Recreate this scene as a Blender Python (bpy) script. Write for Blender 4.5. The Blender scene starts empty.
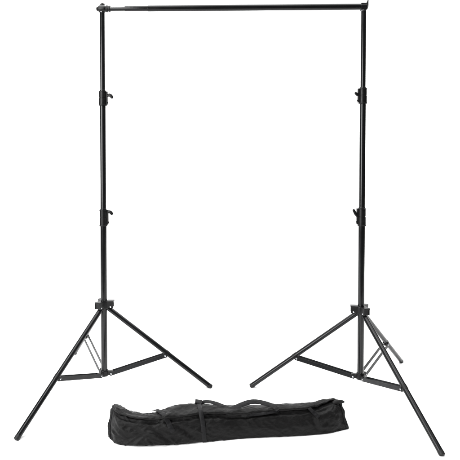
import bpy, bmesh, math, random
from mathutils import Vector, Matrix, noise
random.seed(4)
S = bpy.context.scene
COL = S.collection
R = math.radians

# ------------------------------------------------------------------ materials
def nodes(name):
    m = bpy.data.materials.new(name); m.use_nodes = True
    nt = m.node_tree; b = nt.nodes['Principled BSDF']
    return m, nt, b

def mat_simple(name, col, rough, metal=0.0, spec=0.5, nscale=0, namp=0.0, rvar=0.0, bump=0.0, bscale=400):
    m, nt, b = nodes(name)
    b.inputs['Base Color'].default_value = (*col, 1)
    b.inputs['Roughness'].default_value = rough
    b.inputs['Metallic'].default_value = metal
    b.inputs['Specular IOR Level'].default_value = spec
    tc = nt.nodes.new('ShaderNodeTexCoord')
    if rvar:
        n = nt.nodes.new('ShaderNodeTexNoise'); n.inputs['Scale'].default_value = nscale or 18
        n.inputs['Detail'].default_value = 6
        nt.links.new(tc.outputs['Object'], n.inputs['Vector'])
        mr = nt.nodes.new('ShaderNodeMapRange')
        mr.inputs['From Min'].default_value = .3; mr.inputs['From Max'].default_value = .7
        mr.inputs['To Min'].default_value = rough - rvar; mr.inputs['To Max'].default_value = rough + rvar
        nt.links.new(n.outputs['Fac'], mr.inputs['Value']); nt.links.new(mr.outputs['Result'], b.inputs['Roughness'])
        if namp:
            mx = nt.nodes.new('ShaderNodeMix'); mx.data_type = 'RGBA'
            mx.inputs['A'].default_value = (*[c*(1-namp) for c in col], 1)
            mx.inputs['B'].default_value = (*[c*(1+namp) for c in col], 1)
            nt.links.new(n.outputs['Fac'], mx.inputs['Factor'])
            nt.links.new(mx.outputs['Result'], b.inputs['Base Color'])
    if bump:
        n2 = nt.nodes.new('ShaderNodeTexNoise'); n2.inputs['Scale'].default_value = bscale; n2.inputs['Detail'].default_value = 3
        nt.links.new(tc.outputs['Object'], n2.inputs['Vector'])
        bp = nt.nodes.new('ShaderNodeBump'); bp.inputs['Strength'].default_value = bump; bp.inputs['Distance'].default_value = .001
        nt.links.new(n2.outputs['Fac'], bp.inputs['Height']); nt.links.new(bp.outputs['Normal'], b.inputs['Normal'])
    return m

def mat_fabric(name, col, rough, weave=1400):
    m, nt, b = nodes(name)
    b.inputs['Base Color'].default_value = (*col, 1)
    b.inputs['Roughness'].default_value = rough
    b.inputs['Specular IOR Level'].default_value = 0.12
    b.inputs['Sheen Weight'].default_value = 0.02
    b.inputs['Sheen Roughness'].default_value = 0.5
    tc = nt.nodes.new('ShaderNodeTexCoord')
    n = nt.nodes.new('ShaderNodeTexNoise'); n.inputs['Scale'].default_value = 9; n.inputs['Detail'].default_value = 8
    n.inputs['Roughness'].default_value = .65
    nt.links.new(tc.outputs['Object'], n.inputs['Vector'])
    mx = nt.nodes.new('ShaderNodeMix'); mx.data_type = 'RGBA'
    mx.inputs['A'].default_value = (*[c*.75 for c in col], 1); mx.inputs['B'].default_value = (*[c*1.3 for c in col], 1)
    nt.links.new(n.outputs['Fac'], mx.inputs['Factor']); nt.links.new(mx.outputs['Result'], b.inputs['Base Color'])
    # crumple
    mp = nt.nodes.new('ShaderNodeMapping'); mp.inputs['Scale'].default_value = (1.0, 1.7, 1.7)
    nt.links.new(tc.outputs['Object'], mp.inputs['Vector'])
    n2 = nt.nodes.new('ShaderNodeTexNoise'); n2.inputs['Scale'].default_value = 26; n2.inputs['Detail'].default_value = 5
    n2.inputs['Distortion'].default_value = .8
    nt.links.new(mp.outputs['Vector'], n2.inputs['Vector'])
    b1 = nt.nodes.new('ShaderNodeBump'); b1.inputs['Strength'].default_value = .7; b1.inputs['Distance'].default_value = .006
    nt.links.new(n2.outputs['Fac'], b1.inputs['Height'])
    # woven grain
    n3 = nt.nodes.new('ShaderNodeTexNoise'); n3.inputs['Scale'].default_value = weave; n3.inputs['Detail'].default_value = 1
    nt.links.new(tc.outputs['Object'], n3.inputs['Vector'])
    b2 = nt.nodes.new('ShaderNodeBump'); b2.inputs['Strength'].default_value = .35; b2.inputs['Distance'].default_value = .0006
    nt.links.new(n3.outputs['Fac'], b2.inputs['Height']); nt.links.new(b1.outputs['Normal'], b2.inputs['Normal'])
    nt.links.new(b2.outputs['Normal'], b.inputs['Normal'])
    return m

M = {
 'paint':   mat_simple('satin_black_paint', (.0045, .0047, .0051), .19, spec=.36, nscale=14, rvar=.05, namp=.2, bump=.05, bscale=260),
 'barpaint':mat_simple('black_bar_paint', (.0040, .0042, .0045), .16, spec=.26, nscale=14, rvar=.04, namp=.2, bump=.05, bscale=260),
 'legpaint':mat_simple('black_leg_paint', (.0042, .0044, .0048), .24, spec=.26, nscale=20, rvar=.06, namp=.2, bump=.05, bscale=260),
 'brace':   mat_simple('grey_black_strip_paint', (.0050, .0055, .0064), .45, spec=.24, nscale=30, rvar=.08, namp=.2),
 'plastic': mat_simple('black_moulded_plastic', (.0042, .0042, .0045), .36, spec=.22, nscale=60, rvar=.08, namp=.2, bump=.15, bscale=500),
 'rubber':  mat_simple('black_rubber', (.0045, .0045, .0048), .55, spec=.3, nscale=60, rvar=.05, namp=.2),
 'steel':   mat_simple('bright_steel', (.55, .56, .58), .3, metal=1.0, nscale=90, rvar=.08),
 'fabric':  mat_fabric('black_nylon_cloth', (.0033, .0032, .0032), .48),
 'webbing': mat_fabric('black_webbing', (.0055, .0055, .0060), .46, 900),
 'white':   mat_simple('white_seamless_paper', (.88, .88, .88), .9, spec=.1, nscale=5, rvar=.03),
}

# ------------------------------------------------------------------ mesh helpers
class MB:
    def __init__(s): s.v = []; s.f = []
    def add(s, vs, fs):
        n = len(s.v); s.v += [tuple(v) for v in vs]; s.f += [tuple(i+n for i in f) for f in fs]
    def rings(s, rings, cap0=True, cap1=True, closed=True):
        n = len(rings[0]); vs = [p for r in rings for p in r]; fs = []
        for i in range(len(rings)-1):
            for j in range(n if closed else n-1):
                k = (j+1) % n
                fs.append((i*n+j, i*n+k, (i+1)*n+k, (i+1)*n+j))
        if cap0: fs.append(tuple(range(n-1, -1, -1)))
        if cap1: fs.append(tuple(range((len(rings)-1)*n, len(rings)*n)))
        s.add(vs, fs)
    def lathe(s, p, d, prof, seg=40):          # prof: list of (distance along d, radius)
        p = Vector(p); d = Vector(d).normalized()
        a = d.orthogonal().normalized(); b = d.cross(a)
        s.rings([[p + d*t + (a*math.cos(2*math.pi*j/seg) + b*math.sin(2*math.pi*j/seg))*r for j in range(seg)] for t, r in prof])
    def tube(s, p0, p1, r, seg=40, ch=.0008):
        p0 = Vector(p0); p1 = Vector(p1); L = (p1-p0).length
        s.lathe(p0, p1-p0, [(0, r-ch), (ch*.4, r-ch*.35), (ch, r), (ch*2, r), (L-ch*2, r), (L-ch, r), (L-ch*.4, r-ch*.35), (L, r-ch)], seg)
    def box(s, c, ax, ay, az, hx, hy, hz, bev=.002):   # bevelled box with its own axes
        c = Vector(c); ax = Vector(ax).normalized(); ay = Vector(ay).normalized(); az = Vector(az).normalized()
        bm = bmesh.new(); bmesh.ops.create_cube(bm, size=1)
        for v in bm.verts: v.co = Vector((v.co.x*2*hx, v.co.y*2*hy, v.co.z*2*hz))
        if bev: bmesh.ops.bevel(bm, geom=bm.edges[:], offset=bev, segments=2, affect='EDGES', profile=.6)
        bm.verts.index_update()
        vs = [c + ax*v.co.x + ay*v.co.y + az*v.co.z for v in bm.verts]
        fs = [[v.index for v in f.verts] for f in bm.faces]
        s.add(vs, fs); bm.free()
    def sweep(s, pts, radii, flat=1.0, up=(0, 1, 0), seg=20, sub=6):   # smooth swept bar, elliptical section
        P = crv([Vector(p) for p in pts], sub); n = len(P)
        rr = [lerp_list(radii, i/(n-1)) for i in range(n)]
        rs = []; up = Vector(up)
        for i, p in enumerate(P):
            t = (P[min(i+1, n-1)] - P[max(i-1, 0)]).normalized()
            a = up - t*up.dot(t); a.normalize(); b = t.cross(a)
            r = rr[i]
            rs.append([p + a*math.cos(2*math.pi*j/seg)*r*flat + b*math.sin(2*math.pi*j/seg)*r for j in range(seg)])
        # rounded ends
        def shrink(ring, p, d, k, o): return [p + d*o + (q-p)*k for q in ring]
        t0 = (P[0]-P[1]).normalized(); t1 = (P[-1]-P[-2]).normalized()
        pre = [shrink(rs[0], P[0], t0, .45, rr[0]*.75), shrink(rs[0], P[0], t0, .85, rr[0]*.4)]
        post = [shrink(rs[-1], P[-1], t1, .85, rr[-1]*.4), shrink(rs[-1], P[-1], t1, .45, rr[-1]*.75)]
        s.rings(pre + rs + post)
    def ribbon(s, pts, nrm, w, th, sub=10, taper=None):  # flat webbing: pts with a facing direction each
        P = crv([Vector(p) for p in pts], sub); N = crv([Vector(p) for p in nrm], sub); n = len(P); rs = []
        for i, p in enumerate(P):
            t = (P[min(i+1, n-1)] - P[max(i-1, 0)]).normalized()
            nn = N[i] - t*N[i].dot(t); nn.normalize(); b = t.cross(nn)
            ww = w*(lerp_list(taper, i/(n-1)) if taper else 1)
            wob = .0002*math.sin(i*.7)
            rs.append([p + b*x*ww/2 + nn*(y*th/2+wob) for x, y in ((-1, -.6), (-1, .6), (-.92, 1), (.92, 1), (1, .6), (1, -.6), (.92, -1), (-.92, -1))])
        s.rings(rs)
    def build(s, name, mat, parent=None, smooth=True, ang=35, loc=None):
        me = bpy.data.meshes.new(name)
        off = Vector(loc) if loc else Vector((0, 0, 0))
        me.from_pydata([Vector(v)-off for v in s.v], [], s.f); me.update()
        bm = bmesh.new(); bm.from_mesh(me); bmesh.ops.recalc_face_normals(bm, faces=bm.faces[:]); bm.to_mesh(me); bm.free()
        me.materials.append(M[mat])
        if smooth:
            me.shade_smooth(); me.set_sharp_from_angle(angle=R(ang))
        o = bpy.data.objects.new(name, me); COL.objects.link(o); o.location = off
        if mat not in ('fabric', 'webbing', 'white'):
            wn = o.modifiers.new('weighted_normals', 'WEIGHTED_NORMAL'); wn.keep_sharp = True; wn.weight = 80
        if parent: o.parent = parent
        return o

def crv(P, sub):
    out = []
    n = len(P)
    for i in range(n-1):
        p0 = P[i-1] if i else P[0]*2-P[1]; p1 = P[i]; p2 = P[i+1]; p3 = P[i+2] if i+2 < n else P[-1]*2-P[-2]
        for k in range(sub):
            t = k/sub
            out.append(.5*((2*p1) + (p2-p0)*t + (2*p0-5*p1+4*p2-p3)*t*t + (-p0+3*p1-3*p2+p3)*t**3))
    out.append(P[-1].copy()); return out
def lerp_list(L, t):
    if not isinstance(L, (list, tuple)): return L
    x = t*(len(L)-1); i = min(int(x), len(L)-2); return L[i]*(1-(x-i)) + L[i+1]*(x-i)
def smooth(a, b, x):
    t = max(0, min(1, (x-a)/(b-a))); return t*t*(3-2*t)
def thing(name, loc, label, cat, group=None):
    o = bpy.data.objects.new(name, None); COL.objects.link(o); o.location = loc; o.empty_display_size = .1
    o['label'] = label; o['category'] = cat
    if group: o['group'] = group
    return o

# ------------------------------------------------------------------ setting: one white sheet, floor running up into a backdrop
def floor():
    prof = [(.9, 0.0)]
    for k in range(1, 14): prof.append((.9 + 2.7*k/13, 0.0))
    cy, r = 3.6, 1.1
    for k in range(1, 25):
        a = math.pi/2*k/24; prof.append((cy + r*math.sin(a), r - r*math.cos(a)))
    for k in range(1, 8): prof.append((cy+r, r + 2.6*k/7))
    xs = [-3.6 + 7.2*i/24 for i in range(25)]
    b = MB(); vs = []; fs = []
    for (y, z) in prof:
        for x in xs: vs.append((x, y, z))
    n = len(xs)
    for i in range(len(prof)-1):
        for j in range(n-1): fs.append((i*n+j, i*n+j+1, (i+1)*n+j+1, (i+1)*n+j))
    b.add(vs, fs); o = b.build('floor', 'white', ang=60)
    o['kind'] = 'structure'
floor()

# ------------------------------------------------------------------ light stands
def radial(a): return Vector((math.cos(a), math.sin(a), 0))
Z = Vector((0, 0, 1))
def stand(X, D, th, sg, lean, hubz, lowz, topz, t, c1, c2, knob, label):
    root = thing('light_stand', (X, D, 0), label, 'light stand', 'black tripod light stands')
    root.rotation_euler = (0, math.atan(lean), 0)
    rl, rm, rt = .0144, .0131, .0113
    b = MB(); b.tube((0, 0, lowz-.014), (0, 0, c1[1]+.004), rl); b.build('lower_pole', 'paint', root)
    b = MB(); b.tube((0, 0, c1[1]), (0, 0, c2[1]+.004), rm); b.build('middle_pole', 'paint', root)
    b = MB(); b.tube((0, 0, c2[1]), (0, 0, topz-.020), rt); b.build('upper_pole', 'paint', root)
    b = MB(); b.lathe((0, 0, topz-.020), Z, [(0, .0085), (.0012, .0118), (.0040, .0118), (.0048, .0085), (.020, .0080)], 36); b.build('spigot', 'steel', root)
    # pole clamps
    for (z0, z1, rin, kp) in ((c1[0], c1[1], rl, knob[0]), (c2[0], c2[1], rm, knob[1])):
        H = z1-z0; ro = .0178
        b = MB()
        b.lathe((0, 0, z0), Z, [(0, rin), (.0006, ro+.0006), (.003, ro+.0012), (.0052, ro+.0010), (.0062, ro-.0004), (H*.50, ro-.0006), (H*.50+.0006, ro-.0020),
                                (H*.55, ro-.0020), (H*.55+.0006, ro-.0010), (H-.0062, ro-.0010), (H-.0052, ro+.0008), (H-.002, ro+.0008), (H, rin)], 48)
        # split lug at the back with the tightening screw
        sx = 1 if kp[0][0] > 0 else -1
        b.box((sx*.0165, .004, z0+H*.53), (1, 0, 0), (0, 1, 0), Z, .0058, .0085, H*.44, .0018)
        cl = b.build('clamp', 'plastic', root, ang=30)
        b = MB()
        p = [Vector((q[0], .0, z0+H*q[1])) for q in kp]
        stem = Vector((sx*.018, .0, p[0].z))
        b.tube(stem, p[0]+Vector((sx*.003, 0, 0)), .0042, 20, .0004)
        b.sweep(p, [.0058, .0076, .0080, .0066] if len(p) > 3 else [.0060, .0072, .0058], flat=.62, up=(0, 1, 0))
        b.build('knob', 'plastic', cl)
        b = MB(); bz = z0+H*.22
        b.lathe((sx*.0222, .003, bz), (sx, 0, 0), [(0, .0038), (.0022, .0038), (.0032, .0028), (.0034, .0008)], 6)
        b.build('bolt', 'plastic', cl, ang=20)
    # hub
    b = MB()
    b.lathe((0, 0, hubz-.016), Z, [(0, rl+.0004), (.0005, .0205), (.003, .0215), (.0285, .0215), (.032, .0200), (.0335, rl+.0004)], 48)
    az = {k: th + sg*R(o) for k, o in (('A', 0), ('B', 120), ('C', 240))}
    for a in az.values():
        d = radial(a); s = Z.cross(d)
        b.box(d*.031+Z*(hubz+.0135), d, s, Z, .0155, .0148, .0040, .0018)          # top plate of the lug
        for e in (-1, 1):
            b.box(d*.030+s*e*.01285+Z*(hubz-.0008), d, s, Z, .0148, .0018, .0142, .0012)   # cheeks
        b.box(d*.0255+Z*(hubz-.0005), d, s, Z, .0168, .0114, .0135, .0012)
    hub = b.build('hub', 'plastic', root, ang=30)
    for k, a in az.items():
        d = radial(a); s = Z.cross(d)
        for e in (-1, 1):
            b = MB(); b.lathe(d*.033+s*e*.0146+Z*(hubz-(.0030 if k == 'C' else .0090)), s*e, [(0, .0036), (.0008, .0036), (.0015, .0026), (.0018, .001)], 20)
            b.build('rivet', 'steel', hub)
    # lower collar
    b = MB()
    b.lathe((0, 0, lowz-.013), Z, [(0, rl+.0004), (.0004, .0180), (.002, .0190), (.024, .0190), (.0265, .0175), (.027, rl+.0004)], 48)
    for a in az.values():
        d = radial(a); s = Z.cross(d)
        b.box(d*.026+Z*(lowz), d, s, Z, .0150, .0085, .0095, .0025)
    low = b.build('lower_collar', 'plastic', root, ang=30)
    # legs and braces
    for k, a in az.items():
        d = radial(a); s = Z.cross(d)
        top = d*.035+Z*(hubz-.03+.012); 
        p0 = d*.035+Z*(hubz-.03); foot = d*.5
        ax = (foot-p0).normalized(); L = (foot-p0).length
        st = p0 - ax*.027
        end = foot + Z*.008 - ax*.0
        r = .0110
        b = MB(); b.tube(st, p0+ax*(L-.017), r, 36); leg = b.build('leg', 'legpaint', root)
        b = MB(); b.lathe(p0+ax*(L-.0195), ax, [(0, r), (.0004, r+.0004), (.012, r+.0004), (.0150, r-.0004), (.0165, r-.0030), (.017, .002)], 36)
        b.build('foot_cap', 'rubber', leg)
        j = p0+(foot-p0)*t
        dn = ax.cross(s); 
        if dn.z > 0: dn = -dn
        b = MB(); b.lathe(j-ax*.0105, ax, [(0, r), (.0005, r+.0011), (.0205, r+.0011), (.021, r)], 36)
        pin = j+dn*.0105
        b.box(j+dn*.0100, ax, s, dn, .0085, .0062, .0085, .0018)
        b.build('leg_bracket', 'plastic', leg)
        # the brace is two flat strips either side of the leg
        q = d*.034+Z*lowz
        bd = (pin-q).normalized(); bn = bd.cross(s)
        br = MB(); half = (pin-q).length/2+.007
        for e in (-1, 1):
            br.box((pin+q)/2+s*e*.0130, bd, s, bn, half, .0011, .0088, .0009)
        brace = br.build('brace', 'brace', root, ang=30)
        for (pp) in (pin, q):
            b = MB()
            b.tube(pp-s*.0139, pp+s*.0139, .0030, 16, .0003)
            for e in (-1, 1):
                b.lathe(pp+s*e*.0141, s*e, [(0, .0036), (.0007, .0036), (.0014, .0026), (.0017, .001)], 18)
            b.build('rivet', 'steel', brace)
    return root

TL = dict(X=-.5341, D=2.3515, th=4.2111, sg=1, lean=.00229, hubz=.3967, lowz=.0753, topz=1.7511, t=.5493,
          c1=(.759, .836), c2=(1.310, 1.378))
TR = dict(X=.6360, D=2.2807, th=-1.2261, sg=-1, lean=.00067, hubz=.3915, lowz=.0893, topz=1.7378, t=.5514,
          c1=(.768, .849), c2=(1.311, 1.381))
knobL = [[(.0215, .84), (.0280, .86), (.0345, .81), (.0390, .73)],
         [(.0225, .68), (.0295, .73), (.0370, .68), (.0430, .56)]]
knobR = [[(-.0200, .55), (-.0285, .69), (-.0365, .88)],
         [(-.0200, .55), (-.0265, .61), (-.0325, .69)]]
stand(knob=knobL, label='black tripod light stand under the thin telescoped end of the crossbar, left of the bag', **TL)
stand(knob=knobR, label='black tripod light stand under the thick plain end of the crossbar, right of the bag', **TR)

# ------------------------------------------------------------------ crossbar
A = Vector((TL['X']+TL['lean']*TL['topz'], TL['D'], TL['topz']-.002)); B = Vector((TR['X']+TR['lean']*TR['topz'], TR['D'], TR['topz']-.000))
A.x -= .0
d = (B-A).normalized(); L = (B-A).length
root = thing('crossbar', (0, 0, 0), 'black telescopic crossbar joining the tops of both tripod stands', 'crossbar')
mid = (A+B)/2; root.location = (mid.x, mid.y, mid.z)
def loc(p): return p-mid
px = lambda n: A + d*(n/219.0)     # metres along the bar at its own scale
b = MB(); b.tube(loc(px(6)), loc(px(24)), .0100); b.build('thin_bar_section', 'barpaint', root)
b = MB(); b.tube(loc(px(23)), loc(px(47)), .0118); b.build('middle_bar_section', 'barpaint', root)
b = MB(); b.tube(loc(px(46)), loc(B-d*.006), .0139); b.build('thick_bar_section', 'barpaint', root)
# left socket
b = MB(); up = (Z-d*Z.dot(d)).normalized()
b.lathe(loc(A-d*.019), d, [(0, .006), (.002, .0125), (.006, .0165), (.018, .0178), (.030, .0165), (.0345, .0130), (.038, .0125), (.0385, .0155), (.0400, .0160), (.0440, .0160), (.0455, .0125), (.0500, .0122), (.0505, .0145), (.0560, .0145), (.0575, .0108)], 40)
b.lathe(loc(A)-Z*.018, Z, [(0, .0105), (.001, .0118), (.018, .0118)], 36)
s = b.build('end_socket', 'plastic', root, ang=30)
b = MB(); b.lathe(loc(A-d*.017), -d, [(0, .008), (.003, .0095), (.008, .0090), (.010, .0055), (.0105, .002)], 8); b.build('knob', 'plastic', s, ang=20)
b = MB(); b.tube(loc(A)+up*.014, loc(A)+up*.021, .0045, 18, .0004); b.sweep([loc(A)-d*.007+up*.0195, loc(A)+up*.0225, loc(A)+d*.009+up*.0205], [.0035, .0045, .0035], flat=.7); b.build('thumbscrew', 'plastic', s)
# right socket
b = MB()
b.lathe(loc(B-d*.014), d, [(0, .0142), (.001, .0156), (.022, .0162), (.027, .0140), (.030, .0080)], 40)
b.box(loc(B)-d*.001-up*.001, d, Vector((0, 1, 0)), up, .0125, .0135, .0160, .003)
b.lathe(loc(B)-Z*.018, Z, [(0, .0105), (.001, .0118), (.018, .0118)], 36)
s = b.build('end_socket', 'plastic', root, ang=30)
b = MB(); b.sweep([loc(B)+d*.012-up*.008, loc(B)+d*.015+up*.004, loc(B)+d*.0165+up*.016, loc(B)+d*.019+up*.029], [.0060, .0065, .0050, .0024], flat=.8); b.build('knob', 'plastic', s)

# ------------------------------------------------------------------ carrying bag
BAG = [(-.4240, 1.936, .1040), (-.4120, 1.918, .1120), (-.3960, 1.899, .1165), (-0.3787, 1.8863, 0.1140), (-0.3438, 1.879, 0.1055), (-0.309, 1.8757, 0.1019), (-0.2749, 1.8761, 0.1009),
       (-0.241, 1.879, 0.1037), (-0.2071, 1.8819, 0.1099), (-0.1731, 1.8851, 0.1185), (-0.139, 1.8892, 0.1217), (-0.1048, 1.8936, 0.1225), (-0.0705, 1.8989, 0.1203), (-0.036, 1.9043, 0.1177),
       (-0.0013, 1.9107, 0.1135), (0.0337, 1.9177, 0.109), (0.0688, 1.9247, 0.1059), (0.104, 1.9266, 0.105), (0.1393, 1.929, 0.1048), (0.1748, 1.9327, 0.1051), (0.2104, 1.9364, 0.1053),
       (0.246, 1.9396, 0.1054), (0.2817, 1.9422, 0.1047), (0.3176, 1.9449, 0.1039), (0.3541, 1.951, 0.1027), (0.3909, 1.9578, 0.1025), (0.4281, 1.9647, 0.1060), (0.4682, 1.9780, 0.1070),
       (.4900, 1.987, .1010), (.5085, 1.997, .0900)]
SEC = [(.03, 0), (-.03, .1), (-.035, .3), (.02, .55), (.12, .74), (.3, .86), (.52, .9), (.75, .82), (.93, .6), (1.0, .3), (.97, .08), (.9, 0), (.6, -.0), (.3, .0)]
def sec(v):          # closed Catmull-Rom through SEC
    n = len(SEC); x = (v % 1)*n; i = int(x) % n; t = x-int(x)
    p0, p1, p2, p3 = [Vector((*SEC[(i+k) % n], 0)) for k in (-1, 0, 1, 2)]
    q = .5*((2*p1) + (p2-p0)*t + (2*p0-5*p1+4*p2-p3)*t*t + (-p0+3*p1-3*p2+p3)*t**3)
    return q.x, max(q.y, 0.0)
bagX = [r[0] for r in BAG]
def row(X):
    X = max(bagX[0], min(bagX[-1], X))
    for i in range(len(BAG)-1):
        if X <= bagX[i+1]: break
    p0 = BAG[max(i-1, 0)]; p1 = BAG[i]; p2 = BAG[i+1]; p3 = BAG[min(i+2, len(BAG)-1)]
    t = (X-p1[0])/(p2[0]-p1[0]); out = []
    for k in (1, 2):
        out.append(.5*(2*p1[k] + (p2[k]-p0[k])*t + (2*p0[k]-5*p1[k]+4*p2[k]-p3[k])*t*t + (-p0[k]+3*p1[k]-3*p2[k]+p3[k])*t**3))
    return out
# creases: (X0, v0, X1, v1, half width, depth); v runs round the section, 0 front foot .. .43 top
CR = [(-.40, .10, -.24, .19, .010, .0050), (-.38, .05, -.10, .075, .009, -.0045), (-.37, .035, -.15, .045, .007, .0060), (-.34, .26, -.26, .13, .008, .0045), (-.30, .25, -.20, .10, .007, -.0040),
      (-.25, .24, -.17, .07, .008, .0048), (-.21, .25, -.12, .12, .007, -.0038), (-.165, .24, -.09, .10, .009, .0042), (-.41, .20, -.36, .08, .008, .0060), (-.395, .28, -.35, .20, .007, -.0050),
      (-.13, .22, -.03, .19, .007, .0030), (-.06, .16, .03, .10, .010, .0022), (.05, .22, .13, .12, .012, .0022), (.12, .18, .24, .13, .012, -.0020), (.25, .22, .31, .12, .010, .0022),
      (.36, .25, .375, .12, .008, .0055), (.385, .27, .392, .13, .007, -.0050), (.41, .24, .43, .12, .009, .0040), (.44, .30, .48, .10, .009, -.0035), (.33, .27, .44, .33, .007, .0050), (.45, .25, .50, .2, .008, .0045),
      (-.40, .36, -.30, .42, .010, .0050), (-.18, .34, -.12, .42, .008, .0055), (-.225, .285, -.185, .34, .010, -.0110), (-.16, .31, -.10, .40, .013, .0060), (-.33, .30, -.25, .36, .010, -.0060), (-.418, .22, -.405, .02, .006, .0060), (-.02, .35, .04, .42, .009, .0040), (.02, .31, .10, .36, .007, -.004), (.36, .36, .45, .42, .009, .0045)]
LIP = [(-.41, .35), (-.36, .34), (-.30, .335), (-.24, .32), (-.19, .298), (-.12, .295), (-.06, .31), (0, .315), (.05, .295), (.09, .295), (.14, .318), (.20, .322), (.26, .328), (.33, .333), (.38, .365), (.42, .40), (.49, .41)]
def lip(X):
    for i in range(len(LIP)-1):
        if X <= LIP[i+1][0]: break
    t = max(0, min(1, (X-LIP[i][0])/(LIP[i+1][0]-LIP[i][0]))); t = t*t*(3-2*t)
    return LIP[i][1]*(1-t)+LIP[i+1][1]*t - .004*noise.noise(Vector((X*30, 0, 9)))
def disp(X, v, seed=0.0):
    _, w = row(X); per = w*3.0
    d_ = 0
    for (a, va, b_, vb, hw, dep) in CR:
        ax, ay, bx, by, qx, qy = a, va*per, b_, vb*per, X, v*per
        dx, dy = bx-ax, by-ay; L2 = dx*dx+dy*dy; t = max(0, min(1, ((qx-ax)*dx+(qy-ay)*dy)/L2))
        ex, ey = qx-ax-dx*t, qy-ay-dy*t
        r = math.hypot(ex, ey)/hw
        if r < 3: d_ -= dep*math.exp(-r*r)*math.sin(math.pi*(.12+.76*t))
    amp = 1.0 - .45*smooth(-.10, .06, X) + .35*smooth(.34, .42, X)
    dv = (v-lip(X)+.016)*per
    d_ -= .0065*math.exp(-(dv/.0062)**2)*smooth(-.42, -.39, X)*(1-smooth(.40, .46, X))
    p = Vector((X*9, v*7+seed, seed)); d_ += amp*.0060*noise.noise(p)
    p = Vector((X*22+v*9, v*10, 3.3+seed)); n_ = noise.noise(p); d_ += amp*.0085*(.35-min(abs(n_), .3)**.8)
    p = Vector((X*34-v*16, v*9+4, 6.1+seed)); n_ = noise.noise(p); d_ += amp*.0032*(.35-abs(n_)**.8)
    p = Vector((X*60, v*34, 7.7+seed)); d_ += amp*.0010*noise.noise(p)
    return d_
def bag_pt(X, v, extra=0.0, seed=0.0, dsc=1.0):
    yf, w = row(X); a, c = sec(v); e = .004
    a1, c1 = sec(v+e); a0, c0 = sec(v-e); tx, ty = a1-a0, c1-c0; l = math.hypot(tx, ty) or 1
    nx, nz = -ty/l, tx/l                  # outward (section runs front foot -> up -> back)
    k = smooth(0, .03, c)                 # nothing moves at the ground
    dd = disp(X, v, seed)*k*dsc + extra
    z = c*w + nz*dd; y = yf + a*w + nx*dd
    hz = z/.1
    edge = smooth(-.36, -.42, X)*.003*hz if X < -.3 else -smooth(.44, .505, X)*.022*hz
    wob = .004*noise.noise(Vector((v*9, 1.1, seed)))*(smooth(-.38, -.424, X)+smooth(.46, .508, X))
    return Vector((X+edge+wob, y, max(z, .0015)))
bc = Vector((.04, 1.985, 0))
bag = thing('carrying_bag', bc, 'long black nylon carrying bag with handles lying on the white floor between the stands', 'bag')
NU, NV = 420, 120
rings = []
for i in range(NU+1):
    X = bagX[0] + (bagX[-1]-bagX[0])*i/NU
    rings.append([bag_pt(X, j/NV)-bc for j in range(NV)])
def capring(r, k, dx):
    c = sum(r, Vector())/len(r); c.x = r[0].x
    return [Vector((p.x+dx+.004*noise.noise(p*40), c.y+(p.y-c.y)*k, max(.0015, c.z+(p.z-c.z)*k))) for p in r]
pre = [capring(rings[0], k, dx) for k, dx in ((.12, .012), (.4, .008), (.7, .001), (.9, -.004), (.97, -.0035))]
post = [capring(rings[-1], k, dx) for k, dx in ((.97, .0030), (.9, .003), (.7, -.002), (.4, -.008), (.12, -.012))]
b = MB(); b.rings(pre+rings+post); b.build('bag_body', 'fabric', bag, ang=70)

# top flap covering the zip: its front lip rises and dips along the bag
rings = []; NX = 320; NW = 36
for i in range(NX+1):
    X = -.415 + (.495+.415)*i/NX
    l0 = lip(X); l1 = .56
    endk = smooth(-.415, -.37, X)*(1-smooth(.44, .495, X))
    out = []; inn = []
    for j in range(NW+1):
        u = j/NW; v = l0+(l1-l0)*u
        h = (.0085*(1-smooth(0, .7, u)) + .0010)*endk + .0012
        h += .0030*endk*noise.noise(Vector((X*22, u*3.0, 5)))*(1-u) + .0022*endk*max(0, noise.noise(Vector((X*45+u*6, u*4, 2))))
        if u < .08: h += .0012*endk*math.sin(u/.08*math.pi)
        out.append(bag_pt(X, v, h+.0012, 0)-bc)
        inn.append(bag_pt(X, v, max(h-.0012, -.0015), 0)-bc)
    rings.append(out+inn[::-1])
b = MB(); b.rings(rings); fl = b.build('top_flap', 'fabric', bag, ang=60)

# seams where the end gussets are sewn in
for X, sgn in ((-.418, -1), (.503, 1)):
    pts = [bag_pt(X, j/40, .0012) - bc + Vector((sgn*.0003, 0, 0)) for j in range(1, 32)]
    b = MB(); b.sweep(pts, .0019, sub=2, seg=8, up=(1, 0, 0)); b.build('seam', 'webbing', bag)
# gathered corner of cloth standing up on the far end
b = MB()
ring = []
for i in range(15):
    t = i/14; c = Vector((.452+.048*t, 2.028-.012*t, .092+.0165*t-.009*t*t)); ww = .020*(1-t)**.55+.0022
    ring.append([c-bc+Vector((0, ww*.9*math.cos(a), ww*.42*math.sin(a)*(1+.35*math.sin(3*a+4*t)))) for a in [2*math.pi*k/24 for k in range(24)]])
b.rings(ring); b.build('gathered_corner', 'fabric', bag)

W = lambda L: [Vector(p)-bc for p in L]
F = lambda n: n
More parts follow.
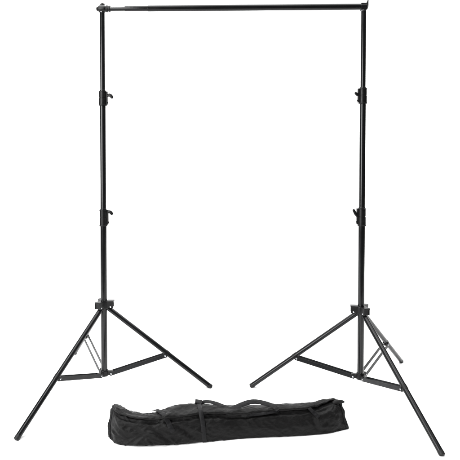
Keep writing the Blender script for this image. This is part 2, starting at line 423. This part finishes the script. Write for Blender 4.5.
# handle wrapped over the top of the bag, then looping along it
def surf(X, v, ex): return tuple(bag_pt(X, v, ex+.0022, 0, .6))
pa = [surf(-.055, .03, .0), surf(-.058, .12, .0004), surf(-.061, .21, .0018), surf(-.066, .28, .008), surf(-.073, .35, .011)]
b = MB(); b.ribbon(W(pa+[(-.080, 1.972, .1185), (-.083, 1.985, .1215), (-.082, 2.000, .112)]), [(0, -1, .2), (0, -1, .25), (0, -1, .4), (0, -.8, .7), (0, -.5, 1), (0, -.2, 1), (0, .2, 1), (0, 1, .7)], .0165, .0020)
h1 = b.build('handle_strap', 'webbing', bag)
b = MB(); b.box(Vector((-.0815, 1.974, .1175))-bc, (1, 0, -.15), (0, 1, .35), (.15, -.35, 1), .0135, .0090, .0075, .0022); b.build('strap_keeper', 'webbing', h1)
pb = [(-.078, 1.985, .106), (-.066, 1.986, .1120), (-.052, 1.982, .1165), (-.030, 1.978, .1170), (-.006, 1.974, .1120), (.018, 1.966, .1060), (.040, 1.958, .1010), (.062, 1.954, .0950), (.085, 1.952, .0930)]
b = MB(); b.ribbon(W(pb), [(-.4, -.8, .6), (-.3, -.7, .8), (0, -.55, 1), (.1, -.5, 1), (.15, -.5, 1), (.15, -.5, 1), (.1, -.5, 1), (0, -.6, .9), (0, -.7, .8)], .0150, .0020)
b.build('handle_loop', 'webbing', bag)
pc = [(.010, 1.944, .0900), (.034, 1.952, .0960), (.060, 1.960, .1035), (.085, 1.966, .1120), (.112, 1.972, .1185), (.140, 1.976, .1200), (.170, 1.974, .1165), (.198, 1.968, .1110), (.216, 1.960, .1060), (.226, 1.952, .0975)]
b = MB(); b.ribbon(W(pc), [(-.2, -.8, .5), (-.3, -.75, .7), (-.3, -.7, .8), (-.2, -.7, .9), (0, -.7, 1), (.1, -.65, 1), (.1, -.6, 1), (.2, -.6, 1), (.5, -.7, .8), (.6, -.8, .5)], .0195, .0020)
b.build('handle_loop', 'webbing', bag)
pd = [surf(.230, .335, .006), surf(.205, .322, .008), surf(.170, .312, .008), surf(.130, .308, .007), surf(.100, .308, .004), surf(.085, .312, -.002)]
b = MB(); b.ribbon(W(pd), [(.2, -.7, .8), (0, -.7, .8), (0, -.7, .8), (0, -.8, .7), (0, -.8, .7), (0, -.9, .6)], .0150, .0020)
b.build('handle_strap', 'webbing', bag)
# loose strap ends
pe = [surf(-.262, .53, .013), surf(-.256, .50, .010), surf(-.240, .44, .0105), surf(-.222, .38, .0115), surf(-.206, .325, .0125), surf(-.191, .27, .0075), surf(-.180, .215, .004), surf(-.172, .18, .002)]
b = MB(); b.ribbon(W(pe), [(0, -.1, 1), (0, -.2, 1), (0, -.5, 1), (.1, -.7, .9), (.2, -.8, .8), (.3, -1, .5), (.3, -1, .3), (.3, -1, .2)], .0150, .0020, taper=[.35, .75, 1, 1.1, 1.15, 1.2])
b.build('loose_strap', 'webbing', bag)
pf = [surf(.322, .42, .006), surf(.338, .385, .008), surf(.352, .345, .008), surf(.366, .305, .004), surf(.378, .27, .0025), surf(.386, .24, .0018)]
b = MB(); b.ribbon(W(pf), [(0, -.3, 1), (0, -.5, 1), (.2, -.7, .9), (.2, -.9, .5), (.2, -1, .3), (.2, -1, .2)], .0135, .0020)
b.build('loose_strap', 'webbing', bag)

# ------------------------------------------------------------------ light
w = bpy.data.worlds.new('World'); S.world = w; w.use_nodes = True
w.node_tree.nodes['Background'].inputs[0].default_value = (1, 1, 1, 1)
w.node_tree.nodes['Background'].inputs[1].default_value = 0.05
def area(name, loc_, target, sx, sy, power, col=(1, 1, 1)):
    l = bpy.data.lights.new(name, 'AREA'); l.shape = 'RECTANGLE'; l.size = sx; l.size_y = sy; l.energy = power; l.color = col
    o = bpy.data.objects.new(name, l); COL.objects.link(o); o.location = loc_
    o.rotation_euler = (Vector(target)-Vector(loc_)).to_track_quat('-Z', 'Y').to_euler()
area('overhead_softbox', (0, 2.3, 3.6), (0, 2.3, 0), 5.0, 3.6, 240)
area('strip_softbox', (-1.25, .65, 3.1), (-.6, 2.1, 0), .20, 1.3, 48)
area('background_softbox', (0, 3.0, 3.3), (0, 4.7, 1.2), 5.5, .8, 125)
area('key_softbox', (-2.0, .1, 1.38), (0, 2.2, 1.25), 2.0, 1.6, 125)

# ------------------------------------------------------------------ camera (fitted to both tripods)
c = bpy.data.cameras.new('camera'); cam = bpy.data.objects.new('camera', c); COL.objects.link(cam); S.camera = cam
cam.location = (0, 0, 1.0770467)
roll = -.00078
cam.rotation_euler = (Matrix.Rotation(math.pi/2-.0326024, 3, 'X') @ Matrix.Rotation(roll, 3, 'Z')).to_euler()
c.sensor_width = 36; c.lens = 512.83/460*36
c.shift_x = (230-219.099)/460; c.shift_y = -56.409/460
c.clip_start = .05; c.clip_end = 60
S.view_settings.view_transform = 'Standard'; S.view_settings.look = 'None'; S.view_settings.exposure = 0; S.view_settings.gamma = 1
